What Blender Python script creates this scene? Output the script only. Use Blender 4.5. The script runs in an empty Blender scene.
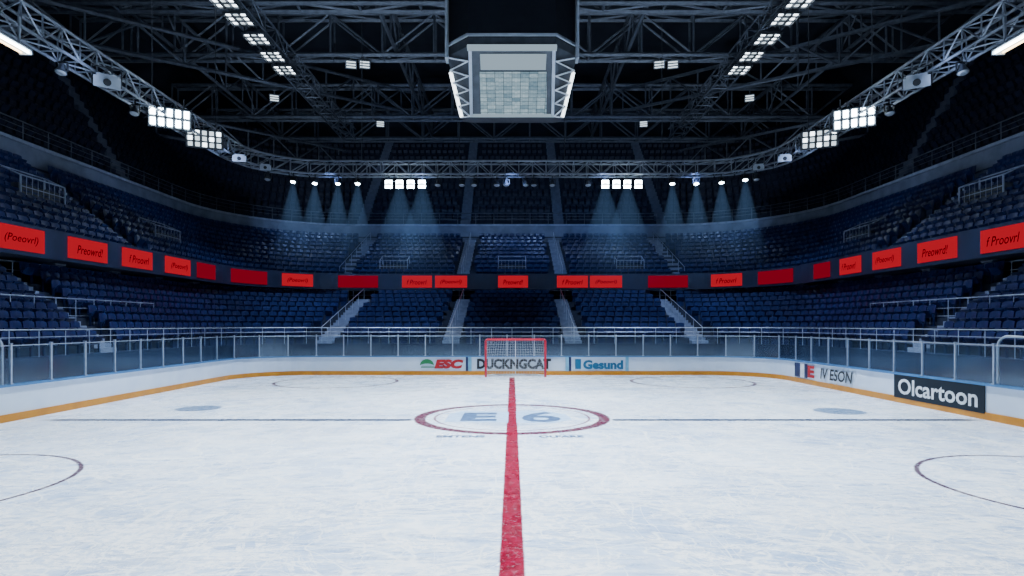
import bpy, math, random
from mathutils import Vector, Matrix
random.seed(4)
SC=bpy.context.scene
COL=SC.collection
PI=math.pi
# ------------------------------------------------------------------ materials
def newmat(name):
    m=bpy.data.materials.new(name); m.use_nodes=True
    nt=m.node_tree
    for n in list(nt.nodes): nt.nodes.remove(n)
    out=nt.nodes.new('ShaderNodeOutputMaterial')
    return m,nt,out
def pmat(name,c1,c2=None,rough=0.5,metal=0.0,scale=4.0,bump=0.0,spec=0.5):
    m,nt,out=newmat(name)
    b=nt.nodes.new('ShaderNodeBsdfPrincipled')
    b.inputs['Roughness'].default_value=rough
    b.inputs['Metallic'].default_value=metal
    b.inputs['Specular IOR Level'].default_value=spec
    if c2 is None: c2=tuple(x*0.75 for x in c1)
    tc=nt.nodes.new('ShaderNodeTexCoord')
    nz=nt.nodes.new('ShaderNodeTexNoise'); nz.inputs['Scale'].default_value=scale; nz.inputs['Detail'].default_value=4
    nt.links.new(tc.outputs['Object'],nz.inputs['Vector'])
    cr=nt.nodes.new('ShaderNodeValToRGB')
    cr.color_ramp.elements[0].position=0.35; cr.color_ramp.elements[0].color=(*c2,1)
    cr.color_ramp.elements[1].position=0.65; cr.color_ramp.elements[1].color=(*c1,1)
    nt.links.new(nz.outputs['Fac'],cr.inputs['Fac'])
    nt.links.new(cr.outputs['Color'],b.inputs['Base Color'])
    nt.links.new(b.outputs['BSDF'],out.inputs['Surface'])
    return m
def emat(name,c,s):
    m,nt,out=newmat(name)
    e=nt.nodes.new('ShaderNodeEmission'); e.inputs['Color'].default_value=(*c,1); e.inputs['Strength'].default_value=s
    nt.links.new(e.outputs[0],out.inputs['Surface']); return m

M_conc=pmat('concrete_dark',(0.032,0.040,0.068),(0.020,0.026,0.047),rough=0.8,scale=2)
M_conct=pmat('concrete_shade_tint',(0.014,0.019,0.034),(0.009,0.012,0.023),rough=0.9,scale=2)  # darkened copy of the concrete, top tier shade put into the colour
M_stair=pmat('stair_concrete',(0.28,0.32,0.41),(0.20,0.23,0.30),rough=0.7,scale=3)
M_stairt=pmat('stair_concrete_shade_tint',(0.09,0.105,0.145),(0.065,0.077,0.11),rough=0.7,scale=3)  # same stairs darkened, top tier shade in the colour
M_par=pmat('parapet_paint',(0.17,0.20,0.27),(0.11,0.135,0.19),rough=0.6,scale=1.2)
M_wall=pmat('wall_dark',(0.012,0.016,0.028),(0.007,0.010,0.018),rough=0.9,scale=0.6)
M_floor=pmat('floor_concrete',(0.05,0.055,0.07),rough=0.6,scale=2)
M_seat=pmat('seat_plastic',(0.017,0.028,0.105),(0.010,0.018,0.070),rough=0.33,scale=3)
M_seatt=pmat('seat_plastic_shade_tint',(0.005,0.009,0.030),(0.003,0.006,0.020),rough=0.5,scale=3)  # same seat plastic with the top tier's shade painted in
M_truss=pmat('truss_steel',(0.30,0.33,0.38),(0.20,0.22,0.26),rough=0.4,metal=0.3,scale=3)
M_roof=pmat('roof_steel',(0.11,0.125,0.155),(0.07,0.08,0.10),rough=0.5,metal=0.2,scale=3)
M_black=pmat('black_metal',(0.010,0.011,0.015),(0.006,0.007,0.010),rough=0.45,scale=3)
M_dgrey=pmat('dark_grey_metal',(0.06,0.068,0.08),(0.04,0.045,0.055),rough=0.45,metal=0.3,scale=3)
M_lgrey=pmat('light_grey_metal',(0.45,0.49,0.54),(0.36,0.4,0.45),rough=0.4,metal=0.2,scale=3)
M_rail=pmat('rail_steel',(0.42,0.47,0.56),(0.30,0.34,0.43),rough=0.35,metal=0.4,scale=6)
M_white=pmat('board_white',(0.70,0.79,0.90),(0.62,0.72,0.85),rough=0.3,scale=1.5)
M_yel=pmat('kickplate_yellow',(0.66,0.25,0.004),(0.54,0.19,0.003),rough=0.4,scale=2)
M_cap=pmat('cap_blue',(0.06,0.20,0.42),(0.04,0.15,0.32),rough=0.35,scale=2)
M_red=pmat('goal_red',(0.55,0.01,0.04),(0.42,0.006,0.03),rough=0.35,scale=4)
M_net=pmat('net_white',(0.75,0.77,0.8),(0.6,0.63,0.68),rough=0.8,scale=4)
M_navyp=pmat('navy_panel',(0.014,0.024,0.06),(0.009,0.016,0.042),rough=0.5,scale=1)
M_txtb=pmat('ink_black',(0.008,0.010,0.016),rough=0.5)
M_txtn=pmat('ink_navy',(0.01,0.02,0.09),rough=0.5)
M_txtr=pmat('ink_red',(0.50,0.004,0.01),rough=0.5)
M_txtg=pmat('ink_green',(0.01,0.22,0.06),rough=0.5)
M_txtc=pmat('ink_teal',(0.003,0.14,0.28),rough=0.5)
M_txtw=pmat('ink_white',(0.85,0.87,0.9),rough=0.5)
M_lblue=pmat('light_blue_panel',(0.20,0.50,0.70),rough=0.4)
M_dark=pmat('advert_black',(0.003,0.008,0.016),rough=0.45,spec=0.25)
M_led=emat('led_red',(1.0,0.020,0.045),0.50)
M_led2=emat('led_red_dim',(0.8,0.004,0.05),0.28)
M_ledink=emat('led_dark_ink',(0.04,0.0,0.004),0.2)
M_lamp=emat('lamp_white',(0.72,0.90,1.0),36)
M_lamp2=emat('lamp_soft',(0.8,0.92,1.0),7.0)
M_lamp3=emat('lamp_dim',(0.75,0.90,1.0),1.8)
M_lampw=emat('lamp_warm',(1.0,0.72,0.38),10)
M_strip=emat('strip_white',(0.85,0.95,1.0),4.5)

def glassmat():
    m,nt,out=newmat('rink_glass')
    t=nt.nodes.new('ShaderNodeBsdfTransparent'); t.inputs[0].default_value=(0.88,0.93,0.97,1)
    g=nt.nodes.new('ShaderNodeBsdfGlossy'); g.inputs['Roughness'].default_value=0.12; g.inputs[0].default_value=(0.7,0.85,1,1)
    d=nt.nodes.new('ShaderNodeBsdfDiffuse'); d.inputs[0].default_value=(0.35,0.58,0.88,1)
    nz=nt.nodes.new('ShaderNodeTexNoise'); nz.inputs['Scale'].default_value=1.5
    mr=nt.nodes.new('ShaderNodeMapRange'); mr.inputs[3].default_value=0.03; mr.inputs[4].default_value=0.11
    nt.links.new(nz.outputs['Fac'],mr.inputs[0])
    mx=nt.nodes.new('ShaderNodeMixShader'); nt.links.new(mr.outputs[0],mx.inputs[0])
    nt.links.new(t.outputs[0],mx.inputs[1]); nt.links.new(g.outputs[0],mx.inputs[2])
    m2=nt.nodes.new('ShaderNodeMixShader'); m2.inputs[0].default_value=0.010
    nt.links.new(mx.outputs[0],m2.inputs[1]); nt.links.new(d.outputs[0],m2.inputs[2])
    nt.links.new(m2.outputs[0],out.inputs['Surface'])
    return m
M_glass=glassmat()
def beammat(name,strength,p=2.0):  # self-glowing volume, stands in for lamplight caught in haze
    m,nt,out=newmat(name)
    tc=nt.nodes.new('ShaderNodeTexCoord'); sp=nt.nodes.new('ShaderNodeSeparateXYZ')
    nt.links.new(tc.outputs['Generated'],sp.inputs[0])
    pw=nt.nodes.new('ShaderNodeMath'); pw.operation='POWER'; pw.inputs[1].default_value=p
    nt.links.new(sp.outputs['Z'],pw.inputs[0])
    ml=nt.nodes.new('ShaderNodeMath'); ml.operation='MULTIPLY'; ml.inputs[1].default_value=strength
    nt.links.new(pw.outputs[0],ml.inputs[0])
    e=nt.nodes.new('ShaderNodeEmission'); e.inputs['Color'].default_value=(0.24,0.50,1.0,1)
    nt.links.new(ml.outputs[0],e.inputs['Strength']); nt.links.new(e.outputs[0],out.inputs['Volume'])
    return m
M_beam=beammat('beam_glow',0.20,3.0)
M_beam2=beammat('beam_glow_broad',0.10,2.6)

# ------------------------------------------------------------------ mesh builder
class MB:
    def __init__(s): s.v=[]; s.f=[]
    def add(s,vs,fs):
        o=len(s.v); s.v+= [tuple(v) for v in vs]; s.f+=[tuple(i+o for i in f) for f in fs]
    def box(s,c,d,rot=None):
        cx,cy,cz=c; dx,dy,dz=d[0]/2,d[1]/2,d[2]/2
        vs=[Vector((x,y,z)) for x in(-dx,dx) for y in(-dy,dy) for z in(-dz,dz)]
        if rot is not None: vs=[rot@v for v in vs]
        vs=[(v.x+cx,v.y+cy,v.z+cz) for v in vs]
        s.add(vs,[(0,1,3,2),(4,6,7,5),(0,4,5,1),(2,3,7,6),(0,2,6,4),(1,5,7,3)])
    def tube(s,a,b,r,n=5,r2=None,caps=True):
        a=Vector(a);b=Vector(b); d=b-a
        if d.length<1e-6: return
        d.normalize(); u=d.cross(Vector((0,0,1)) if abs(d.z)<0.9 else Vector((1,0,0))).normalized(); w=d.cross(u)
        if r2 is None: r2=r
        vs=[]
        for p,rr in((a,r),(b,r2)):
            for i in range(n):
                t=2*PI*i/n; vs.append(p+u*math.cos(t)*rr+w*math.sin(t)*rr)
        fs=[(i,(i+1)%n,n+(i+1)%n,n+i) for i in range(n)]
        if caps: fs+=[tuple(range(n-1,-1,-1)),tuple(range(n,2*n))]
        s.add(vs,fs)
    def path(s,pts,r,n=6):
        for i in range(len(pts)-1): s.tube(pts[i],pts[i+1],r,n)
    def sweep(s,secs,closed=False):
        n=len(secs[0]); vs=[v for st in secs for v in st]; fs=[]
        for j in range(len(secs)-1):
            for i in range(n if closed else n-1):
                k=(i+1)%n
                fs.append((j*n+i,(j+1)*n+i,(j+1)*n+k,j*n+k))
        if closed:
            fs.append(tuple(range(n))); L=(len(secs)-1)*n; fs.append(tuple(range(L+n-1,L-1,-1)))
        s.add(vs,fs)
    def mesh(s,name,mat,smooth=False):
        me=bpy.data.meshes.new(name); me.from_pydata(s.v,[],s.f); me.update()
        me.materials.append(mat)
        return me
    def obj(s,name,mat,parent=None,loc=None):
        me=s.mesh(name,mat)
        return mkobj(name,me,parent,loc)
def mkobj(name,me,parent=None,loc=None):
    o=bpy.data.objects.new(name,me); COL.objects.link(o)
    if parent: o.parent=parent
    if loc is not None: o.location=loc
    return o
def top(o,label,cat,group=None,kind=None):
    o['label']=label; o['category']=cat
    if group: o['group']=group
    if kind: o['kind']=kind
    return o
def structure(o,label,cat):
    o['label']=label; o['category']=cat; o['kind']='structure'
def empty(name,loc=(0,0,0),rz=0):
    o=bpy.data.objects.new(name,None); o.empty_display_size=0.3; COL.objects.link(o); o.location=loc; o.rotation_euler=(0,0,rz); return o

# ------------------------------------------------------------------ plan curves
def plan(W,B,R,z0=2.0,cx=0.0,na=14,ns=1):
    P=[]
    for i in range(ns): P.append((-W,z0+(B-R-z0)*i/ns))
    for i in range(na+1):
        t=PI-(PI/2)*i/na; P.append((-W+R+R*math.cos(t),B-R+R*math.sin(t)))
    P2=[(-x,y) for x,y in reversed(P)]
    return [(x+cx,y) for x,y in P+P2]
class Walk:
    def __init__(s,P):
        s.P=P; s.L=[0]
        for i in range(len(P)-1): s.L.append(s.L[-1]+math.dist(P[i],P[i+1]))
        s.T=s.L[-1]
    def at(s,d):
        d=max(0,min(s.T,d)); i=0
        while i<len(s.P)-2 and s.L[i+1]<d: i+=1
        a,b=s.P[i],s.P[i+1]; l=s.L[i+1]-s.L[i]; t=(d-s.L[i])/l
        tx,ty=(b[0]-a[0])/l,(b[1]-a[1])/l
        return (a[0]+(b[0]-a[0])*t,a[1]+(b[1]-a[1])*t),math.atan2(ty,tx)
def inward(th): return (math.sin(th),-math.cos(th))

# ------------------------------------------------------------------ text
def text_mesh(body,w,h,bold=0.0,shear=0.0):
    cu=bpy.data.curves.new('t','FONT'); cu.body=body; cu.align_x='CENTER'; cu.align_y='CENTER'; cu.offset=bold; cu.shear=shear; cu.extrude=0.0
    cu.resolution_u=3
    o=bpy.data.objects.new('t',cu); COL.objects.link(o)
    bpy.context.view_layer.update()
    dg=bpy.context.evaluated_depsgraph_get()
    me=bpy.data.meshes.new_from_object(o.evaluated_get(dg))
    COL.objects.unlink(o); bpy.data.objects.remove(o)
    xs=[v.co.x for v in me.vertices]; ys=[v.co.y for v in me.vertices]
    cx=(min(xs)+max(xs))/2; cy=(min(ys)+max(ys))/2; sx=w/(max(xs)-min(xs)); sy=h/(max(ys)-min(ys))
    for v in me.vertices: v.co.x=(v.co.x-cx)*sx; v.co.y=(v.co.y-cy)*sy; v.co.z=0
    return me
def text(body,w,h,loc,th,mat,parent,bold=0.0,shear=0.0,flat=False,name='lettering'):
    me=text_mesh(body,w,h,bold,shear); me.name=name
    me.materials.clear(); me.materials.append(mat)
    o=mkobj(name,me,parent,loc)
    o.rotation_euler=(0,0,th) if flat else (PI/2,0,th)
    return o

# ------------------------------------------------------------------ ICE
def icemat():
    m,nt,out=newmat('painted_ice')
    N=nt.nodes; Lk=nt.links
    def mth(op,a,b=None,c=None):
        n=N.new('ShaderNodeMath'); n.operation=op
        for i,x in enumerate((a,b,c)):
            if x is None: continue
            if isinstance(x,(int,float)): n.inputs[i].default_value=x
            else: Lk.new(x,n.inputs[i])
        return n.outputs[0]
    def sstep(x,lo,hi,a,b):
        n=N.new('ShaderNodeMapRange'); n.interpolation_type='SMOOTHSTEP'
        Lk.new(x,n.inputs[0]); 
        for i,v in zip((1,2,3,4),(lo,hi,a,b)): n.inputs[i].default_value=v
        return n.outputs[0]
    def noise(vec,scale,detail=4,rough=0.55,dist=0.0):
        n=N.new('ShaderNodeTexNoise'); n.inputs['Scale'].default_value=scale; n.inputs['Detail'].default_value=detail
        n.inputs['Roughness'].default_value=rough; n.inputs['Distortion'].default_value=dist
        Lk.new(vec,n.inputs['Vector']); return n.outputs['Fac']
    def comb(x,y,z=0.0):
        n=N.new('ShaderNodeCombineXYZ')
        for i,v in enumerate((x,y,z)):
            if isinstance(v,(int,float)): n.inputs[i].default_value=v
            else: Lk.new(v,n.inputs[i])
        return n.outputs[0]
    def mix(f,a,b):
        n=N.new('ShaderNodeMix'); n.data_type='RGBA'
        if isinstance(f,(int,float)): n.inputs[0].default_value=f
        else: Lk.new(f,n.inputs[0])
        for i,v in ((6,a),(7,b)):
            if isinstance(v,tuple): n.inputs[i].default_value=(*v,1)
            else: Lk.new(v,n.inputs[i])
        return n.outputs[2]
    tc=N.new('ShaderNodeTexCoord'); O=tc.outputs['Object']
    sp=N.new('ShaderNodeSeparateXYZ'); Lk.new(O,sp.inputs[0]); X,Y=sp.outputs['X'],sp.outputs['Y']
    wob=mth('MULTIPLY',mth('SUBTRACT',noise(O,3.0),0.5),0.03)
    big=noise(O,0.28,5,0.6,0.6); mid=noise(O,1.3,6,0.65,0.4); fine=noise(O,10,6,0.7)
    base=mix(sstep(big,0.38,0.62,0,1),(0.38,0.51,0.72),(0.62,0.74,0.90))
    base=mix(mth('MULTIPLY',sstep(mid,0.42,0.70,0,1),0.55),base,(0.84,0.92,1.0))
    base=mix(mth('MULTIPLY',sstep(fine,0.5,0.68,0,1),0.35),base,(0.30,0.42,0.62))
    def dist(cx,cy):
        dx=mth('SUBTRACT',X,cx); dy=mth('SUBTRACT',Y,cy)
        return mth('ADD',mth('SQRT',mth('ADD',mth('MULTIPLY',dx,dx),mth('MULTIPLY',dy,dy))),wob),dx,dy
    s2=noise(comb(mth('MULTIPLY',X,1.0),mth('MULTIPLY',Y,6.0)),1.3,6,0.75,0.6)
    base=mix(mth('MULTIPLY',sstep(s2,0.49,0.62,0,1),0.5),base,(0.28,0.41,0.62))
    spk=sstep(noise(O,9,4,0.85),0.42,0.55,0.15,1)
    scr=None
    for (cx,cy,sc,seed) in ((0.3,1.5,4.5,1.0),(-4.0,13.0,4,5.0),(5.0,10.0,4,9.0),(-2.0,-2.0,4.5,3.0),(2.5,4.0,4.5,13.0)):
        d,dx,dy=dist(cx,cy); an=mth('ARCTAN2',dy,dx)
        f=noise(comb(mth('MULTIPLY',d,sc),mth('MULTIPLY',an,1.8),seed),1.1,5,0.75)
        patch=sstep(noise(comb(X,Y,seed),0.4,3),0.44,0.52,0,1)
        f=mth('MULTIPLY',sstep(f,0.51,0.55,0,1),patch)
        scr=f if scr is None else mth('MAXIMUM',scr,f)
    scr=mth('MULTIPLY',scr,spk)
    # scrapes are strongest on the near, most skated part
    near=sstep(Y,5.5,11.0,1.0,0.6)
    base=mix(mth('MULTIPLY',near,sstep(big,0.3,0.7,0.25,0.0)),base,(0.34,0.47,0.68))
    base=mix(mth('MULTIPLY',scr,near),base,(1.0,1.0,1.0))
    scd=mth('MULTIPLY',sstep(noise(comb(mth('MULTIPLY',X,0.8),mth('MULTIPLY',Y,4.0),4.0),1.1,7,0.75,1.8),0.52,0.57,0,1),sstep(Y,9,15,1,0.3))
    base=mix(mth('MULTIPLY',mth('MULTIPLY',scd,spk),0.7),base,(0.20,0.32,0.53))
    cut=None
    for k,(rx,ry,sd) in enumerate(((0.35,2.4,2.0),(2.4,0.3,7.0),(1.3,1.5,11.0),(0.8,0.8,21.0),(0.6,1.4,31.0))):
        f=noise(comb(mth('MULTIPLY',X,rx),mth('MULTIPLY',Y,ry),sd),0.7,2,0.5,0.8)
        q=mth('ABSOLUTE',mth('SUBTRACT',f,0.5))
        f=sstep(q,0.0,0.008,1,0)
        cut=f if cut is None else mth('MAXIMUM',cut,f)
    base=mix(mth('MULTIPLY',cut,0.7),base,(0.98,1.0,1.0))
    wear=sstep(noise(O,9,6,0.75),0.45,0.70,1.0,0.65)
    def ring(cx,cy,r,w,col,amt,e=0.015):
        nonlocal base
        d,_,_=dist(cx,cy)
        q=mth('ABSOLUTE',mth('SUBTRACT',d,r))
        mk=mth('MULTIPLY',mth('MULTIPLY',sstep(q,w/2-e,w/2+e,1,0),wear),amt)
        base=mix(mk,base,col)
    def disc(cx,cy,r,col,amt):
        nonlocal base
        d,_,_=dist(cx,cy)
        base=mix(mth('MULTIPLY',mth('MULTIPLY',sstep(d,r*0.85,r,1,0),wear),amt),base,col)
    disc(0,16.3,1.6,(0.26,0.40,0.60),0.5)
    ring(0,16.3,2.48,0.30,(0.085,0.0,0.020),1.0,0.03)
    ring(0,16.3,2.08,0.06,(0.14,0.01,0.05),0.9,0.02)
    ring(-9.5,9.25,2.32,0.08,(0.05,0.012,0.035),1.0,0.02)
    ring(8.95,9.25,2.25,0.08,(0.05,0.012,0.035),1.0,0.02)
    ring(-7.7,26.4,2.6,0.15,(0.08,0.015,0.045),1.0,0.03)
    ring(7.9,26.4,2.6,0.15,(0.08,0.015,0.045),1.0,0.03)
    disc(-9.4,18.0,0.68,(0.05,0.12,0.24),0.9); disc(9.5,17.4,0.75,(0.05,0.14,0.28),0.9)
    q=mth('ABSOLUTE',mth('SUBTRACT',Y,15.8)); ax=mth('ABSOLUTE',X)
    mk=mth('MULTIPLY',sstep(q,0.12,0.18,1,0),mth('MULTIPLY',sstep(ax,2.6,2.7,0,1),sstep(ax,11.8,12.6,1,0)))
    base=mix(mk,base,(0.022,0.04,0.09))
    q=mth('ADD',mth('ABSOLUTE',X),mth('MULTIPLY',wob,0.8))
    mk=mth('MULTIPLY',sstep(q,0.118,0.145,1,0),sstep(Y,28.7,28.8,1,0))
    redv=mix(sstep(noise(O,7,5,0.7),0.35,0.65,0,1),(0.15,0.0,0.012),(0.27,0.002,0.03))
    rw=mth('MULTIPLY',mk,sstep(noise(O,16,6,0.85),0.52,0.68,1.0,0.75))
    base=mix(rw,base,redv)
    b=N.new('ShaderNodeBsdfPrincipled'); Lk.new(base,b.inputs['Base Color'])
    r=mth('ADD',mth('MULTIPLY',mid,0.35),0.10); Lk.new(r,b.inputs['Roughness'])
    b.inputs['Specular IOR Level'].default_value=0.4
    bp=N.new('ShaderNodeBump'); bp.inputs['Strength'].default_value=0.3; bp.inputs['Distance'].default_value=0.03
    Lk.new(mth('ADD',mid,mth('MULTIPLY',scr,0.5)),bp.inputs['Height']); Lk.new(bp.outputs[0],b.inputs['Normal'])
    Lk.new(b.outputs[0],out.inputs['Surface'])
    return m
b=MB(); Pice=plan(12.75,30.0,3.0,z0=1.0,cx=-0.25)
n=len(Pice); b.add([(x,y,0.0) for x,y in Pice]+[(x,y,-0.04) for x,y in Pice],[tuple(range(n-1,-1,-1)),tuple(range(n,2*n))]+[(i,(i+1)%n,n+(i+1)%n,n+i) for i in range(n)])
ice=b.obj('ice_sheet',icemat())
top(ice,'white skated ice sheet with red centre line and painted circles','ice rink')
M_log=pmat('ice_paint_grey_blue',(0.02,0.05,0.13),(0.10,0.18,0.32),rough=0.4,scale=5)
M_log2=pmat('ice_paint_pale_blue',(0.42,0.62,0.84),(0.26,0.42,0.66),rough=0.4,scale=6)
def emblem_shape(pts,z,mat,name):
    mm=MB(); mm.add([(x,y,z) for x,y in pts],[tuple(range(len(pts)))]); return mm.obj(name,mat,ice)
emblem_shape([(-1.75,15.5),(-0.1,15.35),(-0.1,17.25),(-1.45,17.45),(-1.75,16.9)],0.002,M_log2,'painted_shield')
emblem_shape([(0.12,15.3),(1.1,15.3),(1.6,15.9),(1.5,16.8),(0.9,17.5),(0.12,17.4)],0.002,M_log2,'painted_shield')
text('E',0.95,1.5,(-0.88,16.35,0.006),0,M_log,ice,0.05,flat=True,name='painted_letter')
text('6',1.05,1.8,(0.78,16.35,0.006),0,M_log,ice,0.02,flat=True,name='painted_letter')
text('EMTENS',1.1,0.26,(-1.15,13.45,0.004),0.0,M_log,ice,0.04,flat=True,name='painted_word')
text('OLFARE',1.0,0.26,(1.1,13.45,0.004),0.0,M_log,ice,0.04,flat=True,name='painted_word')

# floor, walls, ceiling
b=MB(); b.box((0,34,-0.1),(70,72,0.1)); f=b.obj('floor',M_floor); structure(f,'dark concrete arena floor under the stands','floor')
b=MB(); b.box((0,34,28.1),(70,72,0.2)); f=b.obj('ceiling',M_wall); structure(f,'dark arena roof deck','ceiling')
b=MB(); b.box((-33,34,14),(0.3,72,28.2)); f=b.obj('wall_left',M_wall); structure(f,'dark arena side wall','wall')
b=MB(); b.box((33,34,14),(0.3,72,28.2)); f=b.obj('wall_right',M_wall); structure(f,'dark arena side wall','wall')
b=MB(); b.box((0,68.5,14),(66,0.3,28.2)); f=b.obj('wall_back',M_wall); structure(f,'dark arena end wall','wall')

# ------------------------------------------------------------------ rink boards
CXB=-0.25
def strip(Wi,Bi,Ri,h0,h1,th,cx=0.0,z0=2.0,na=14):
    A=plan(Wi,Bi,Ri,z0,cx,na); C=plan(Wi+th,Bi+th,Ri+th,z0,cx,na)
    m=MB(); m.sweep([[(a[0],a[1],h0),(a[0],a[1],h1),(c[0],c[1],h1),(c[0],c[1],h0)] for a,c in zip(A,C)],closed=True)
    return m
boards=strip(12.75,30.0,3.0,0.0,0.9,0.15,CXB,2).obj('rink_boards',M_white)
top(boards,'white dasher boards with yellow kickplate and glass around the ice','rink boards')
strip(12.72,29.97,2.97,0.0,0.2,0.03,CXB,2).obj('kickplate',M_yel,boards)
strip(12.70,29.95,2.95,0.9,0.95,0.25,CXB,2).obj('cap_rail',M_cap,boards)
def board_panel(x0,x1,h0,h1,mat,name='advert_panel'):
    m=MB(); m.box(((x0+x1)/2,29.965,(h0+h1)/2),(x1-x0,0.012,h1-h0)); return m.obj(name,mat,boards)
text('ESC',1.45,0.46,(-3.15,29.95,0.55),0,M_txtr,boards,0.07,0.2)
m=MB()
for i in range(8):
    t0=PI*0.95-PI*1.0*i/8; t1=PI*0.95-PI*1.0*(i+1)/8
    m.add([(-4.25+0.35*math.cos(t0),29.955,0.5+0.12*math.sin(t0)-0.05),(-4.25+0.35*math.cos(t1),29.955,0.5+0.12*math.sin(t1)-0.05),(-4.25+0.35*math.cos(t1),29.955,0.5+0.3*math.sin(t1)),(-4.25+0.35*math.cos(t0),29.955,0.5+0.3*math.sin(t0))],[(0,1,2,3)])
m.box((-4.1,29.955,0.4),(0.9,0.004,0.05))
m.obj('green_swoosh',M_txtg,boards)
text('DUCKNGCAT',3.7,0.52,(0.1,29.95,0.56),0,M_txtb,boards,0.05)
text('Gesund',2.0,0.46,(4.55,29.95,0.52),0,M_txtc,boards,0.05)
board_panel(3.15,3.45,0.3,0.8,M_txtc,'teal_emblem')
for x in(-2.25,2.9): board_panel(x-0.06,x+0.06,0.2,0.9,M_txtn,'divider_stripe')
for x in(-2.1,2.75,5.75): board_panel(x-0.08,x+0.08,0.2,0.9,M_lblue,'divider_stripe')
XR=12.75-0.25-0.04
m=MB(); m.box((XR+0.01,17.7,0.53),(0.02,3.75,0.74)); m.obj('black_advert_panel',M_dark,boards)
text('Olcartoon',3.3,0.50,(XR-0.006,17.7,0.54),-PI/2,M_txtw,boards,0.02)
m=MB(); m.box((XR+0.01,25.9,0.55),(0.02,1.1,0.6)); m.obj('navy_emblem_panel',M_txtn,boards)
m=MB(); m.box((XR-0.002,25.75,0.55),(0.012,0.35,0.6)); m.obj('white_emblem_bar',M_txtw,boards)
text('E',0.55,0.5,(XR-0.006,25.0,0.55),-PI/2,M_txtr,boards,0.05)
text("IV ESON",2.3,0.44,(XR-0.006,23.1,0.55),-PI/2,M_txtb,boards,0.02,0.15)

gw=Walk(plan(12.82,30.07,3.07,2.0,CXB,24))
npan=int(gw.T/1.35); stp=gw.T/npan
pm=MB(); pm.box((0,0,0.5),(stp-0.06,0.012,1.0)); pme=pm.mesh('glass_panel',M_glass)
sm=MB(); sm.box((0,0,0.53),(0.05,0.05,1.06)); sm.box((0,0.0,0.01),(0.1,0.1,0.03)); sm.box((0,0,1.06),(0.07,0.07,0.02)); sme=sm.mesh('glass_post',M_rail)
tr=MB(); tr.box((0,0,1.01),(stp-0.06,0.02,0.02)); trm=tr.mesh('glass_top_trim',M_rail)
for i in range(npan+1):
    p,th=gw.at(i*stp)
    if p[1]<8: continue
    o=mkobj('glass_post',sme,boards,(p[0],p[1],0.95)); o.rotation_euler[2]=th
    if i<npan:
        a,_=gw.at(i*stp); c,_=gw.at((i+1)*stp); t2=math.atan2(c[1]-a[1],c[0]-a[0])
        if min(a[1],c[1])<8: continue
        o=mkobj('glass_panel',pme,boards,((a[0]+c[0])/2,(a[1]+c[1])/2,0.95)); o.rotation_euler[2]=t2
        o=mkobj('glass_top_trim',trm,boards,((a[0]+c[0])/2,(a[1]+c[1])/2,0.95)); o.rotation_euler[2]=t2

# ------------------------------------------------------------------ seating stands
def seat_template(detail=True):
    m=MB(); Y0=-0.075
    nx=6 if detail else 2
    cols=[]
    for i in range(nx+1):
        u=-1+2*i/nx; x=0.225*u
        yb=0.16-0.035*u*u+Y0
        topz=0.86-(0.05*abs(u)**4 if detail else 0.03*abs(u))
        cols.append([(x,yb-0.0,0.40),(x,yb+0.06,topz),(x,yb+0.095,topz-0.01),(x,yb+0.03,0.40)])
    m.sweep(cols,closed=True)
    nx=4 if detail else 1
    cols=[]
    for i in range(nx+1):
        u=-1+2*i/nx; x=0.21*u
        c=-0.02*(1-u*u)
        cols.append([(x,0.10+Y0,0.40+c),(x,-0.06+c+Y0,0.63),(x,-0.10+c+Y0,0.62),(x,0.05+Y0,0.36+c)])
    m.sweep(cols,closed=True)
    if detail:
        for sx in(-0.24,0.24):
            m.box((sx,0.06+Y0,0.5),(0.025,0.22,0.04)); m.box((sx,0.10+Y0,0.26),(0.025,0.06,0.5))
        m.box((0,0.11+Y0,0.03),(0.5,0.1,0.04))
    else:
        m.box((0,0.10+Y0,0.21),(0.4,0.05,0.4))
    return m
seatD=seat_template(True); seatS=seat_template(False)
seat_me=seatD.mesh('arena_seat',M_seat)
allseats=[]
def lerp(a,b,t): return a+(b-a)*t
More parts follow.
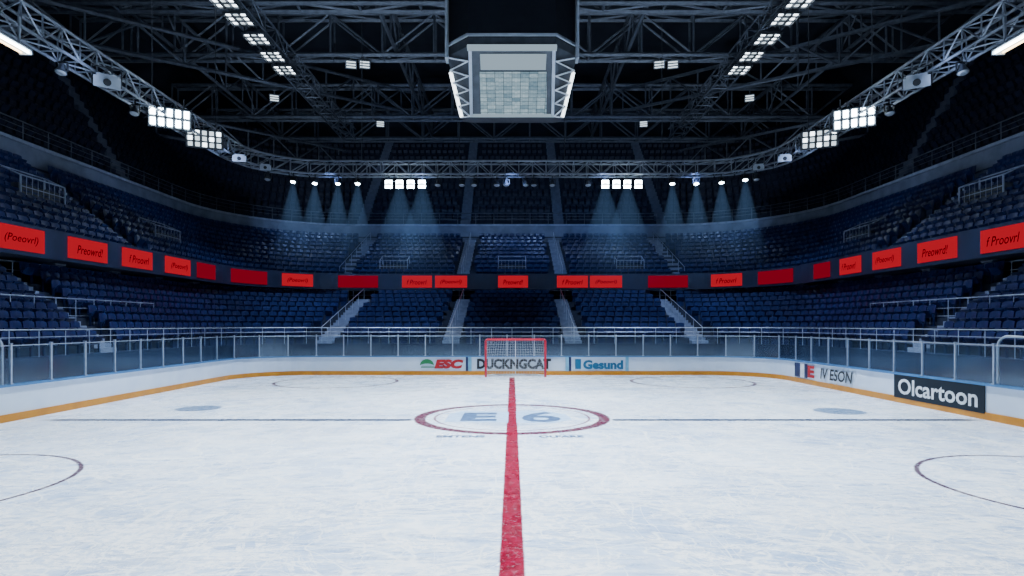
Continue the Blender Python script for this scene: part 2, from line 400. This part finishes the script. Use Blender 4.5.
def stand(name,label,inn,out,h0,h1,rows,base,backA,sideA,spacing=0.52,cm=None,smat=None,tier=0):
    m=MB()
    H=[lerp(h0,h1,k/(rows-1)) for k in range(rows)]
    prof=[]
    for k in range(rows+1):
        t=k/rows; W,B,R=[lerp(inn[i],out[i],t) for i in range(3)]
        P=plan(W,B,R,2.0,0,14,2)
        hl=H[k-1] if k>0 else base; hh=H[k] if k<rows else H[-1]+0.05
        prof.append([(p[0],p[1],hl) for p in P]); prof.append([(p[0],p[1],hh) for p in P])
    prof.append([(p[0],p[1],base-0.0) for p in P])
    ns=len(prof[0])
    m.sweep([[prof[i][j] for i in range(len(prof))] for j in range(ns)])
    st=m.obj(name,cm or M_conc); top(st,label,'grandstand')
    for k in range(rows):
        t=(k+0.5)/rows; W,B,R=[lerp(inn[i],out[i],t) for i in range(3)]
        w=Walk(plan(W,B,R,2.0,0,16)); n=int(w.T/spacing)
        off=(w.T-n*spacing)/2
        for i in range(n):
            p,th=w.at(off+(i+0.5)*spacing)
            if abs(p[0])/p[1]>0.98: continue
            onback=abs(math.cos(th))>0.98; onside=abs(math.cos(th))<0.05
            if onback and any(abs(p[0]-a)<0.78 for a in backA): continue
            if onside and any(abs(p[1]-a)<0.72 for a in sideA): continue
            allseats.append((p[0],p[1],H[k],th,tier))
    rise=H[1]-H[0]
    def aisle(fn,width,rail=True):
        mm=MB()
        for k in range(rows):
            (x0,y0),(x1,y1),th=fn(k/rows),fn((k+1)/rows),fn(0,True)
            R_=Matrix.Rotation(th,3,'Z'); L=math.dist((x0,y0),(x1,y1))
            cx,cy=(x0+x1)/2,(y0+y1)/2
            nx_,ny_=inward(th)
            mm.box((cx,cy,H[k]+0.03-rise*0.55),(width,L*1.01,rise*1.1),R_)
            mm.box((cx-nx_*L/4,cy-ny_*L/4,H[k]+rise*0.25+0.02),(width,L/2*1.02,rise*0.55),R_)
        mm.obj('aisle_stairs',smat or M_stair,st)
        if rail:
            rr=MB()
            a0=fn(0.02); a1=fn(0.98)
            pts=[(lerp(a0[0],a1[0],t/6),lerp(a0[1],a1[1],t/6),lerp(H[0],H[-1],t/6)) for t in range(7)]
            for p in pts: rr.tube(p,(p[0],p[1],p[2]+0.95),0.02)
            rr.tube((pts[0][0],pts[0][1],pts[0][2]+0.95),(pts[-1][0],pts[-1][1],pts[-1][2]+0.95),0.02)
            rr.obj('stair_handrail',M_rail,st)
    for ax in backA:
        def fn(t,ang=False,ax=ax):
            if ang: return 0.0
            return (ax,lerp(inn[1],out[1],t))
        aisle(fn,0.9,tier<2)
    for az in sideA:
        for sgn in(-1,1):
            def fn(t,ang=False,az=az,sgn=sgn):
                if ang: return PI/2 if sgn<0 else -PI/2
                return (sgn*lerp(inn[0],out[0],t),az)
            aisle(fn,0.9,False)
    return st,H
LI=(14.9,32.6,4.0); LO=(19.0,42.4,8.0)
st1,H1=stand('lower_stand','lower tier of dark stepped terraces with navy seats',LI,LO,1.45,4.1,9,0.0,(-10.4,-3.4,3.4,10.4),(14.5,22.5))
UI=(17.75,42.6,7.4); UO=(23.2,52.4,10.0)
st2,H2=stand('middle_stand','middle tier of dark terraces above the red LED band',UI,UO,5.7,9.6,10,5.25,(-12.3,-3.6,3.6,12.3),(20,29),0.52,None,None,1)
TI=(24.5,54.1,10.5); TO=(31.5,67.0,13.0)
st3,H3=stand('top_stand','top tier of terraces below the roof, shade put into its colours',TI,TO,11.9,22.5,12,9.5,(-13.5,-4.2,4.2,13.5),(24,38),0.6,M_conct,M_stairt,2)

def px(s): return 512+600*s[0]/s[1], 325-600*(s[2]+0.4-2.5)/s[1]
vis=[s for s in allseats if s[4]<2 and 0<px(s)[0]<1024 and 0<px(s)[1]<370]
vis.sort(key=lambda s:s[1])
ind=set(id(s) for s in vis[:300])
for s in allseats:
    if id(s) in ind:
        o=mkobj('arena_seat',seat_me,None,(s[0],s[1],s[2])); o.rotation_euler[2]=s[3]
        top(o,'navy blue plastic tip-up seat on a concrete terrace','stadium seat','navy seats of the stands')
V=[];F=[];MI=[];tv=seatS.v;tf=seatS.f;o0=0
for s in allseats:
    if id(s) in ind: continue
    c,sn=math.cos(s[3]),math.sin(s[3])
    for v in tv: V.append((s[0]+v[0]*c-v[1]*sn,s[1]+v[0]*sn+v[1]*c,s[2]+v[2]))
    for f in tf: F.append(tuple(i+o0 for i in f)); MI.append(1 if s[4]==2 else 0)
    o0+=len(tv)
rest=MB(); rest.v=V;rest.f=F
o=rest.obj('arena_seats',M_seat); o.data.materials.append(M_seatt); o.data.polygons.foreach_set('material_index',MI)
top(o,'rows of navy blue plastic seats filling the distant stands','stadium seats',None,'stuff')

m=strip(21.0,45.0,9.0,0.0,5.1,0.2,0,2.0); o=m.obj('wall_concourse',M_conc); structure(o,'dark concourse wall behind the lower stand','wall')
A=plan(17.6,42.4,7.3,2.0); C=plan(24.2,53.8,10.5,2.0)
m=MB(); m.sweep([[(a[0],a[1],5.12),(a[0],a[1],5.2),(c[0],c[1],5.2),(c[0],c[1],5.12)] for a,c in zip(A,C)],closed=True)
o=m.obj('ceiling_concourse',M_conc); structure(o,'dark soffit below the middle stand','ceiling')
A=plan(19.05,42.5,8.0,2.0); C=plan(21.0,45.0,9.0,2.0)
m=MB(); m.sweep([[(a[0],a[1],4.0),(a[0],a[1],4.12),(c[0],c[1],4.12),(c[0],c[1],4.0)] for a,c in zip(A,C)],closed=True)
o=m.obj('floor_concourse',M_conc); structure(o,'concourse walkway floor behind the lower stand','floor')
cw=Walk(plan(19.5,43.2,8.2,2.0)); cm=MB(); cm.box((0,0,0.5),(0.45,0.35,0.98)); cm.box((0,0,0.06),(0.55,0.45,0.08)); cm.box((0,0,0.95),(0.6,0.5,0.08)); cme=cm.mesh('concourse_column',M_stair)
d=2
while d<cw.T:
    p,th=cw.at(d)
    if p[1]>16:
        o=mkobj('concourse_column',cme,None,(p[0],p[1],4.12)); o.rotation_euler[2]=th
        top(o,'short grey concrete column between terrace and soffit','column','concourse columns')
    d+=3.6
def railing(name,label,pl,h0,h1,step,bars,mat=M_rail,r=0.02,zmin=8.0):
    w=Walk(pl); m=MB(); n=int(w.T/step); pts=[w.at(w.T*i/n)[0] for i in range(n+1)]
    pts=[p for p in pts if p[1]>zmin]
    for p in pts: m.tube((p[0],p[1],h0),(p[0],p[1],h1),r,4)
    for k in range(bars):
        h=lerp(h0,h1,1-k*0.8/max(1,bars))
        for a,c in zip(pts,pts[1:]): m.tube((a[0],a[1],h),(c[0],c[1],h),r*(1.2 if k==0 else 0.7),4,caps=False)
    o=m.obj(name,mat); top(o,label,'railing'); return o
o=strip(14.6,32.3,4.2,0.0,1.5,0.15,0,2.0).obj('knee_wall',M_navyp); top(o,'low dark navy wall in front of the first seats','low wall')
railing('guard_railing','pale metal guard rail in front of the lower seats',plan(14.67,32.37,4.3,2.0,0,10),1.5,2.35,1.1,3,M_rail,0.017)
def siderail(sg):
    m=MB(); x=sg*16.72; h=2.45
    n=16; ys=[12+ i*(28-12)/n for i in range(n+1)]
    for y in ys: m.tube((x,y,h),(x,y,h+1.05),0.018,4)
    for hh in(1.05,0.7,0.4): m.tube((x,12,h+hh),(x,28,h+hh),0.014 if hh<1 else 0.024,4)
    o=m.obj('terrace_railing',M_rail); top(o,'pale metal rail crossing the side seating terrace','railing')
siderail(-1); siderail(1)
railing('concourse_railing','thin metal rail along the concourse edge',plan(19.2,42.65,8.0,2.0,0,10),4.12,4.95,1.5,2,M_rail,0.02)
PB=strip(23.6,53.0,10.2,9.6,11.3,0.5,0,2.0); o=PB.obj('parapet',M_par); top(o,'grey-blue concrete parapet curving round the upper tier','parapet')
strip(23.5,52.9,10.1,11.25,11.4,0.7,0,2.0).obj('parapet_coping',M_stair,o)
strip(23.55,52.95,10.15,10.2,10.28,0.1,0,2.0).obj('parapet_ledge',M_conc,o)
railing('parapet_railing','thin metal rail on top of the parapet',plan(23.85,53.2,10.4,2.0,0,12),11.4,12.4,1.6,3,M_roof,0.03)

def guard(x,y,h,th,w=2.0):
    e=empty('entrance_guard',(x,y,h),th)
    top(e,'pale metal guard frame around a stand entrance','guard frame','stand entrance guards')
    m=MB()
    for a in(-w/2,w/2):
        m.box((a,0,0.5),(0.05,0.05,1.0)); m.box((a,0.9,0.7),(0.05,0.05,1.4)); m.tube((a,0,1.0),(a,0.9,1.4),0.03)
    m.tube((-w/2,0,1.0),(w/2,0,1.0),0.03); m.tube((-w/2,0,0.55),(w/2,0,0.55),0.02); m.tube((-w/2,0.9,1.4),(w/2,0.9,1.4),0.03)
    for i in range(1,8): m.tube((-w/2+w*i/8,0,0),(-w/2+w*i/8,0,1.0),0.012,4)
    m.obj('guard_bars',M_stair,e)
    m=MB(); m.box((0,0.5,0.35),(w-0.1,0.7,0.7)); m.obj('entrance_box',M_dgrey,e)
for x in(-8.6,0,8.6): guard(x,43.6,6.2,0)
for sg in(-1,1):
    for z,hh,xx in((25.5,7.6,19.9),(33.5,6.9,19.2)):
        guard(sg*xx,z,hh,PI/2 if sg<0 else -PI/2,2.4)

# ------------------------------------------------------------------ LED ribbon
rib=strip(17.3,42.1,7.1,4.98,6.1,0.22,0,2.0).obj('ribbon_board',M_navyp); top(rib,'dark fascia ribbon carrying glowing red LED adverts','led ribbon')
RW=Walk(plan(17.28,42.08,7.08,2.0,0,24))
panels=[(0,44,1),(68,107,1),(122,152,1),(165,190,1),(197,215,0),(231,267,0),(282,313,1),(338,378,0),(402,432,1),(435,467,1),(498,528,1),(557,588,1),(590,622,1),(648,688,0),(711,742,1),(758,793,0),(814,830,0),(840,861,1),(873,901,1),(918,957,1),(981,1024,1)]
cache=[(RW.at(RW.T*i/6000)) for i in range(6001)]
def find(pxv):
    q=(pxv-512)/600; return min(range(6001),key=lambda i:abs(cache[i][0][0]/cache[i][0][1]-q))*RW.T/6000
words=['(Poeovrl)','Preowrd!','f Proovrl']
for j,(a,c,t) in enumerate(panels):
    d0,d1=find(a),find(c)
    if a==0: d0-=0.3
    if c==1024: d1+=0.3
    k=max(1,int((d1-d0)/0.4)); st_=[]
    for i in range(k+1):
        p,th=RW.at(lerp(d0,d1,i/k)); nx_,ny_=inward(th)
        st_.append([(p[0]+nx_*0.03,p[1]+ny_*0.03,5.12),(p[0]+nx_*0.03,p[1]+ny_*0.03,5.96),(p[0]-nx_*0.01,p[1]-ny_*0.01,5.96),(p[0]-nx_*0.01,p[1]-ny_*0.01,5.12)])
    m=MB(); m.sweep(st_,closed=True); lp=m.obj('led_panel',M_led if t else M_led2,rib)
    if t:
        p,th=RW.at((d0+d1)/2); nx_,ny_=inward(th)
        text(words[j%3],(d1-d0)*0.66,0.34,(p[0]+nx_*0.09,p[1]+ny_*0.09,5.5),th,M_ledink,lp,0.0,0.25)

# ------------------------------------------------------------------ trusses
def lattice(m,A,B,h,w,bay,rc,rl):
    A=Vector(A);B=Vector(B); d=B-A; L=d.length; d.normalize(); s=d.cross(Vector((0,0,1))).normalized(); up=Vector((0,0,1))
    n=max(1,round(L/bay)); 
    cor=[s*w/2+up*h/2,-s*w/2+up*h/2,-s*w/2-up*h/2,s*w/2-up*h/2] if w>0 else [up*h/2,-up*h/2]
    for c in cor: m.tube(A+c,B+c,rc,5)
    for i in range(n):
        p0=A+d*(L*i/n); p1=A+d*(L*(i+1)/n)
        if w>0:
            fl=i%2
            for a,b_ in((0,3),(1,2),(0,1),(3,2)):
                m.tube(p0+cor[a],p0+cor[b_],rl,4,caps=False)
                if fl: m.tube(p0+cor[a],p1+cor[b_],rl,4,caps=False)
                else: m.tube(p0+cor[b_],p1+cor[a],rl,4,caps=False)
        else:
            m.tube(p0+cor[0],p0+cor[1],rl,4,caps=False)
            if i%2: m.tube(p0+cor[0],p1+cor[1],rl,4,caps=False)
            else: m.tube(p0+cor[1],p1+cor[0],rl,4,caps=False)
m=MB(); P=plan(16.8,40,4.5,10,0,6,1)
for a,c in zip(P,P[1:]): lattice(m,(a[0],a[1],12.9),(c[0],c[1],12.9),0.85,0.85,0.9,0.065,0.035)
ring=m.obj('lighting_truss',M_truss); top(ring,'grey lattice lighting truss suspended in a rounded loop','truss')
for x,y in[(-16.8,20),(-16.8,28),(-16.8,34),(-10,40),(-3.5,40),(3.5,40),(10,40),(16.8,34),(16.8,28),(16.8,20)]:
    cab=MB(); cab.tube((x,y,13.2),(x,y,22.6),0.025,4); cab.obj('suspension_cable',M_dgrey,ring)
def rooftruss(A,B,h=2.6,w=0.0,bay=2.6,rc=0.14,rl=0.075,lab='dark steel roof truss spanning the arena'):
    m=MB(); lattice(m,A,B,h,w,bay,rc,rl); o=m.obj('roof_truss',M_roof); top(o,lab,'roof truss','steel roof trusses')
for z,h in((30,23.6),(37,23.6),(44,23.6),(57,23.6),(63.5,23.6)): rooftruss((-32,z,h),(32,z,h),3.0,1.0,3.8,0.17,0.085)
for x in(-24.5,-8.5,8.5,24.5): rooftruss((x,14,23.8),(x,67,23.8),2.4,0.0,3.2,0.14,0.07)
for sg in(-1,1):
    rooftruss((sg*32,26,18.5),(sg*9,60,24.5),2.0,0.0,3.0,0.15,0.075,'dark steel truss running diagonally under the roof')
    rooftruss((sg*32,40,17.5),(sg*17,66,20.5),1.8,0.0,2.8,0.13,0.065,'dark steel truss running diagonally under the roof')
for sg in(-1,1):
    m=MB(); lattice(m,(sg*16.3,16,21.6),(sg*16.3,60,21.6),1.0,1.3,1.8,0.07,0.045); o=m.obj('catwalk',M_roof); top(o,'dark lattice catwalk below the roof carrying luminaires','catwalk')
    for z in(34,36,38.5,41,43.2):
        e=empty('panel_luminaire',(sg*16.3,z,20.75)); top(e,'white louvred luminaire glowing under the catwalk','luminaire','catwalk luminaires')
        m=MB(); m.box((0,0,0.12),(1.5,1.5,0.12)); 
        for i in range(4): m.box((-0.66+0.44*i,0,0),(0.04,1.4,0.14))
        for k in range(3): m.box((0,-0.5+0.5*k,-0.02),(1.4,0.05,0.1))
        for a in(-0.5,0.5): m.tube((a,0,0.15),(a,0,0.5),0.03)
        m.obj('housing',M_dgrey,e)
        for i in range(3):
            m=MB(); m.box((0.44-0.44*i,0,0.045),(0.26,1.35,0.03)); m.obj('lamp',M_lamp2 if i!=1 else M_lamp3,e)

# ------------------------------------------------------------------ fixtures
def spot(loc,tgt,en,ang,col=(0.85,0.93,1.0),blend=0.5,rad=0.15,name='added_spot'):  # added light source, no lamp object belongs to it
    l=bpy.data.lights.new(name,'SPOT'); l.energy=en; l.spot_size=math.radians(ang); l.spot_blend=blend; l.color=col; l.shadow_soft_size=rad
    o=bpy.data.objects.new(name,l); COL.objects.link(o); o.location=loc
    d=Vector(tgt)-Vector(loc); o.rotation_euler=d.to_track_quat('-Z','Y').to_euler()
    return o
def aimed_empty(name,loc,tgt):
    e=empty(name,loc); d=(Vector(tgt)-Vector(loc)); e.rotation_mode='QUATERNION'; e.rotation_quaternion=d.to_track_quat('-Y','Z'); return e
def downlight(x,y,h,lit=True,r=0.16,beam=None):
    e=empty('stage_spotlight',(x,y,h)); top(e,'small lit stage spotlight hanging under the truss' if lit else 'small unlit black stage light hanging under the truss','spotlight','truss spotlights' if lit else 'unlit truss lights')
    m=MB(); m.box((0,0,0.28),(0.3,0.1,0.04)); m.box((-0.2,0,0.12),(0.03,0.08,0.34)); m.box((0.2,0,0.12),(0.03,0.08,0.34)); m.tube((0,0,0.3),(0,0,0.5),0.03); m.obj('yoke',M_black,e)
    m=MB(); m.tube((0,0.03,0.2),(0,-0.02,0.05),0.10,10,0.12); m.tube((0,-0.02,0.05),(0,-0.06,-0.12),0.13,10,r+0.03); m.obj('lamp_head',M_dgrey if not lit else M_black,e)
    m=MB()
    if r>0.2: m.box((0,-0.12,-0.02),(r*1.5,0.12,r*1.7))
    else: m.tube((0,-0.062,-0.12),(0,-0.075,-0.17),r,12,r*0.7)
    m.obj('lens',M_lamp if lit else M_lgrey,e)
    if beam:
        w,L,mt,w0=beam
        m=MB(); m.tube((0,-0.06,-0.2),(0,-0.4,-0.2-L),w0,20,w); m.obj('beam_glow_cone',mt,e)  # added cone that glows by itself, drawn as a beam
    return e
TW=Walk(plan(16.5,39.7,4.3,10,0,12))
tc_=[(TW.at(TW.T*i/3000)) for i in range(3001)]
def tfind(pxv):
    q=(pxv-512)/600; return min(tc_,key=lambda c:abs(c[0][0]/c[0][1]-q))
for x in(293,315,338,358,672,696,721,745):
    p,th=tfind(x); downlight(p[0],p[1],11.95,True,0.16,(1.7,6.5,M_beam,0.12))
for x in(389,400,411,422,605,616,627,638):
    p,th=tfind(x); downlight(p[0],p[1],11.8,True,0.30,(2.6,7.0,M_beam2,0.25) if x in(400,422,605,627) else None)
for x in(62,135,268,438,462,474,497,506,526,534,552,588,756,889,962): 
    p,th=tfind(x); downlight(p[0],p[1],11.85,False,0.18)

def bank(loc,tgt,nx,nz,sx,sz,lit,lab):
    e=aimed_empty('floodlight_bank',loc,tgt); top(e,lab,'floodlight','floodlight banks')
    m=MB(); W_,H_=nx*sx,nz*sz
    m.box((0,0.16,0),(W_+0.1,0.08,H_+0.1))
    for i in range(nx+1): m.box((-W_/2+i*sx,0.04,0),(0.04,0.2,H_+0.06))
    for i in range(nz+1): m.box((0,0.04,-H_/2+i*sz),(W_+0.06,0.2,0.04))
    for a in(-W_/3,W_/3): m.box((a,0.3,H_/2+0.1),(0.05,0.05,0.7))
    m.obj('housing',M_dgrey,e)
    for i in range(nx):
        for k in range(nz):
            m=MB(); c=((i+0.5)*sx-W_/2,0.06,(k+0.5)*sz-H_/2)
            m.box((c[0],0.07,c[2]),(sx*0.60,0.08,sz*0.70)); m.obj('lamp',lit[(i*2+k)%len(lit)],e)
    return e
for sg in(-1,1):
    bank((sg*16.2,28.4,12.3),(sg*4,6,3),5,2,0.35,0.46,[M_lamp],'bank of blazing white floodlights clamped to the truss')
    bank((sg*16.2,31.6,12.3),(sg*6,6,4),5,3,0.34,0.30,[M_lamp3,M_lamp2,M_lamp3],'dimmer bank of floodlights clamped to the truss')
    for (x,z,h,s) in((16.2,24.0,12.2,1.0),(15.9,35.0,12.2,0.8),(15.2,37.0,12.2,0.7)):
        e=aimed_empty('projector_housing',(sg*x,z,h),(sg*5,8,6)); top(e,'pale grey projector housing hanging from the truss','projector','truss projectors')
        e.scale=(s,s,s)
        m=MB(); m.box((0,0,0),(0.9,0.8,0.42)); m.box((0,-0.1,0.26),(0.7,0.5,0.1)); m.box((0,-0.42,0.0),(0.5,0.06,0.3)); m.obj('body',M_lgrey,e)
        m=MB(); m.tube((0,-0.44,0),(0,-0.52,0),0.12,12,0.14); m.obj('lens',M_black,e)
        m=MB(); m.box((-0.48,0,0.2),(0.04,0.15,0.7)); m.box((0.48,0,0.2),(0.04,0.15,0.7)); m.box((0,0,0.56),(1.0,0.15,0.04)); m.obj('bracket',M_dgrey,e)
    e=empty('tube_luminaire',(sg*16.0,18.9,11.45)); top(e,'long glowing tube luminaire hanging under the truss','luminaire','tube luminaires')
    m=MB(); m.box((0,0,0.08),(0.42,1.7,0.06)); m.box((0,-0.85,0.02),(0.42,0.05,0.16)); m.box((0,0.85,0.02),(0.42,0.05,0.16))
    for a in(-0.6,0.6): m.tube((0,a,0.1),(0,a,1.05),0.03)
    m.obj('housing',M_lgrey,e)
    for a in(-0.12,0.12):
        m=MB(); m.tube((a,-0.8,0.0),(a,0.8,0.0),0.035,8); m.obj('tube',M_lamp if a*sg<0 else M_lampw,e)
for x,z in((-11.8,44),(-10.8,44),(10.8,44),(11.8,44),(-12.5,57),(12.5,57),(-20,50.5),(20,50.5)):
    e=aimed_empty('roof_floodlight',(x,z,21.6),(x*0.5,20,5)); top(e,'small dim floodlight hanging from a roof truss','floodlight','roof floodlights')
    m=MB(); m.box((0,0.05,0),(0.8,0.12,0.6)); m.tube((0,0.1,0.3),(0,0.1,0.6),0.04); m.obj('housing',M_dgrey,e)
    m=MB(); 
    for i in range(3): m.box((0,-0.03,-0.18+0.18*i),(0.65,0.04,0.08))
    m.obj('lamp',M_lamp3,e)

# ------------------------------------------------------------------ scoreboard
sb=empty('scoreboard',(0,27.5,12)); top(sb,'black octagonal centre-hung scoreboard with sloping screens and light strips','scoreboard')
def oc(hw,z0,z1,ch,chz,h):
    return [(-hw+ch,z0,h),(hw-ch,z0,h),(hw,z0+chz,h),(hw,z1-chz,h),(hw-ch,z1,h),(-hw+ch,z1,h),(-hw,z1-chz,h),(-hw,z0+chz,h)]
def loc(vs): return [(v[0],v[1]-27.5,v[2]-12) for v in vs]
r0=loc(oc(2.7,24,31,0.95,1.0,18)); r1=loc(oc(2.7,24,31,0.95,1.0,14.0)); r1b=loc(oc(2.7,24.05,30.95,0.95,1.0,13.7)); r2=loc(oc(2.28,27.2,28.2,0.38,0.15,12.0))
m=MB(); m.sweep([r0+[],r1],closed=True); m.obj('upper_body',M_black,sb)
for hh in(14.05,17.0,17.9):
    m=MB(); m.sweep([loc(oc(2.76,23.94,31.06,0.95,1.0,hh)),loc(oc(2.76,23.94,31.06,0.95,1.0,hh+0.1))],closed=True); m.obj('trim_band',M_lgrey if hh<15 else M_dgrey,sb)
m=MB(); m.sweep([r1,r1b,r2],closed=True); m.obj('lower_body',M_dgrey,sb)
def fp(u,t,off=0.04):
    a=Vector((u,24.05-27.5,1.7)); c=Vector((u,27.2-27.5,0.0)); n_=Vector((0,-1.7,-3.15)).normalized()
    return a+(c-a)*t+n_*off
def slab(u0,u1,t0,t1,o0,o1,name,mat,u0b=None,u1b=None):
    if u0b is None:u0b,u1b=u0,u1
    m=MB(); m.sweep([[fp(u0,t0,o0),fp(u1,t0,o0),fp(u1,t0,o1),fp(u0,t0,o1)],[fp(u0b,t1,o0),fp(u1b,t1,o0),fp(u1b,t1,o1),fp(u0b,t1,o1)]],closed=True); return m.obj(name,mat,sb)
def screenmat():
    m,nt,out=newmat('screen_grid')
    tc=nt.nodes.new('ShaderNodeTexCoord')
    def br(sc,c1,c2,mo):
        b=nt.nodes.new('ShaderNodeTexBrick'); b.inputs['Scale'].default_value=sc; b.offset=0
        b.inputs['Color1'].default_value=(*c1,1); b.inputs['Color2'].default_value=(*c2,1); b.inputs['Mortar'].default_value=(*mo,1)
        b.inputs['Brick Width'].default_value=0.8; b.inputs['Row Height'].default_value=0.4; b.inputs['Mortar Size'].default_value=0.02
        nt.links.new(tc.outputs['Object'],b.inputs['Vector']); return b.outputs['Color']
    a=br(2.2,(0.26,0.40,0.50),(0.58,0.76,0.86),(0.05,0.09,0.12)); c=br(7.0,(0.6,0.7,0.75),(1.0,1.0,1.0),(0.3,0.4,0.45))
    mx=nt.nodes.new('ShaderNodeMix'); mx.data_type='RGBA'; mx.blend_type='MULTIPLY'; mx.inputs[0].default_value=0.8
    nt.links.new(a,mx.inputs[6]); nt.links.new(c,mx.inputs[7])
    e=nt.nodes.new('ShaderNodeEmission'); e.inputs['Strength'].default_value=0.9; nt.links.new(mx.outputs[2],e.inputs[0]); nt.links.new(e.outputs[0],out.inputs['Surface']); return m
M_scr=screenmat()
slab(-1.35,1.45,0.34,0.96,0.03,0.08,'screen',M_scr,-1.4,1.55)
M_ctl=emat('status_panel_glow',(0.62,0.83,1.0),0.55)
slab(-1.3,1.4,0.10,0.30,0.03,0.10,'control_panel',M_ctl)
slab(-1.75,-1.62,0.02,0.97,0.02,0.14,'frame_bar',M_lgrey,-1.9,-1.77)
slab(1.62,1.75,0.02,0.97,0.02,0.14,'frame_bar',M_lgrey,1.77,1.9)
slab(-1.8,1.8,-0.02,0.04,0.02,0.14,'frame_bar',M_ctl)
slab(-1.9,1.9,0.97,1.0,0.02,0.12,'frame_bar',M_ctl)
for sg in(-1,1):
    a=Vector((sg*2.72,25.05-27.5,1.7)); c=Vector((sg*2.30,27.35-27.5,0.0))
    m=MB(); m.tube(a+(c-a)*0.25,c,0.085,6); m.obj('light_strip',M_strip,sb)
    m=MB(); a1=Vector((sg*1.78,24.0-27.5,1.7)); c1=Vector((sg*1.9,27.2-27.5,0.0))
    o_=Vector((0,-0.1,-0.08))
    for i in range(5):
        t0=i/5;t1=(i+1)/5
        m.tube(a+(c-a)*t0+o_,a1+(c1-a1)*t1+o_,0.035,5); m.tube(a+(c-a)*t1+o_,a1+(c1-a1)*t1+o_,0.03,5)
    m.obj('side_lattice',M_txtw,sb)
    for yy in(-2.2,2.2):
        m=MB(); m.tube((sg*2.0,yy,6.1),(sg*2.0,yy,10.4),0.05,6); m.obj('suspension_cable',M_dgrey,sb)
    m=MB(); m.box((sg*2.66,-3.0,3.6),(0.1,0.6,4.6)); m.obj('corner_post',M_lgrey,sb)

# ------------------------------------------------------------------ goal
g=empty('hockey_goal',(0.17,28.8,0)); top(g,'red-framed ice hockey goal with white net on the ice','hockey goal')
W2=1.43;HG=1.8
m=MB(); m.path([(-W2,0,0),(-W2,0,HG-0.06),(-W2+0.06,0,HG),(W2-0.06,0,HG),(W2,0,HG-0.06),(W2,0,0)],0.055,8); m.obj('goal_frame',M_red,g)
base=[(-W2,0,0.04),(-W2-0.05,0.45,0.04),(-W2+0.35,0.95,0.04),(0,1.05,0.04),(W2-0.35,0.95,0.04),(W2+0.05,0.45,0.04),(W2,0,0.04)]
topb=[(-W2+0.02,0,HG),(-W2+0.1,0.3,HG),(-W2+0.4,0.5,HG),(0,0.55,HG),(W2-0.4,0.5,HG),(W2-0.1,0.3,HG),(W2-0.02,0,HG)]
m=MB(); m.path(base,0.04,6); m.path(topb,0.03,6); m.tube((0,1.05,0.04),(0,0.55,HG),0.025,6); m.obj('rear_frame',M_txtw,g)
m=MB()
def ipl(P,t):
    w=Walk([(p[0],p[1]) for p in P]); return w.at(w.T*t)[0]
for i in range(31):
    a=ipl(base,i/30); c=ipl(topb,i/30); m.tube((a[0],a[1],0.04),(c[0],c[1],HG),0.004,3,caps=False)
for k in range(1,14):
    t=k/14; pr=None
    for i in range(19):
        a=ipl(base,i/18); c=ipl(topb,i/18); q=(lerp(a[0],c[0],t),lerp(a[1],c[1],t),lerp(0.04,HG,t))
        if pr: m.tube(pr,q,0.004,3,caps=False)
        pr=q
for i in range(1,18):
    x=lerp(-W2+0.1,W2-0.1,i/18); m.tube((x,0,HG),(x,0.48,HG),0.005,3,caps=False)
m.obj('goal_net',M_net,g)

for sg,xx,z in((-1,-13.6,16.0),(1,13.2,16.3)):
    m=MB(); pts=[(0,0,0),(0,0,1.9)]+[(0,-0.35+0.35*math.cos(t*PI/12),1.9+0.3*math.sin(t*PI/12)) for t in range(1,7)]+[(0,-1.6,2.15)]
    m.path(pts,0.035,8); m.box((0,0,0.02),(0.15,0.15,0.04)); m.tube((0,-1.6,2.15),(0,-1.6,0.0),0.03,8)
    o=m.obj('curved_handrail',M_lgrey,None,(xx,z,0.0)); top(o,'white curved tubular handrail behind the rink glass','handrail')

# ------------------------------------------------------------------ lights
for x in(-7.5,0,7.5):
    for y in(5,12,19,26):
        spot((x,y,20.5),(x*0.9,y,0),{5:13000,12:15000,19:17500,26:17000}[y],66,(0.76,0.88,1.0),0.6,0.5)  # overhead spots added to light the ice, no fixtures modelled there
for x in(-12,-6,0,6,12): spot((x,39,12.2),(x*1.1,50,4.5),650,110,(0.26,0.42,1.0),0.8,0.3)  # blue wash added to lift the end stands
for x in(-9,0,9): spot((x,30,18),(x,37,2.0),11000,54,(0.46,0.63,1.0),0.8,0.4)  # added spots brighten the lower end seats
for sg in(-1,1):
    for z in(19,27,35): 
        spot((sg*8,z,15),(sg*16.3,z+1,2.3),4200,54,(0.45,0.62,1.0),0.8,0.4)  # added wash over the lower side seats
    for z in(22,34):
        spot((sg*15,z,12),(sg*23.6,z+3,11.0),420,70,(0.42,0.58,1.0),0.8,0.4)  # added side spots brighten the parapet
for x in(-16,0,16): spot((x,43,13),(x*1.15,53,10.8),800,60,(0.36,0.55,1.0),0.8,0.4)  # added spots brighten the end parapet
for x in(-8,8): spot((x,42,14),(x,60,17),1400,80,(0.20,0.40,1.0),0.9,0.4)  # added blue spots on the top tier
for x,y in((-14,22),(14,22),(-12,36),(0,36),(12,36),(-20,46),(20,46)):
    spot((x,y,13.6),(x,y+6,24),1400,130,(0.58,0.74,1.0),0.7,0.3)  # uplights added so the roof steel shows

w=bpy.data.worlds.new('World'); SC.world=w; w.use_nodes=True
w.node_tree.nodes['Background'].inputs[0].default_value=(0.012,0.024,0.07,1); w.node_tree.nodes['Background'].inputs[1].default_value=1.0
cam=bpy.data.cameras.new('Camera'); co=bpy.data.objects.new('Camera',cam); COL.objects.link(co)
co.location=(0,0,2.5); co.rotation_euler=(PI/2,0,0); cam.sensor_width=36; cam.lens=600/1024*36; cam.shift_y=37/1024; cam.clip_end=300
SC.camera=co
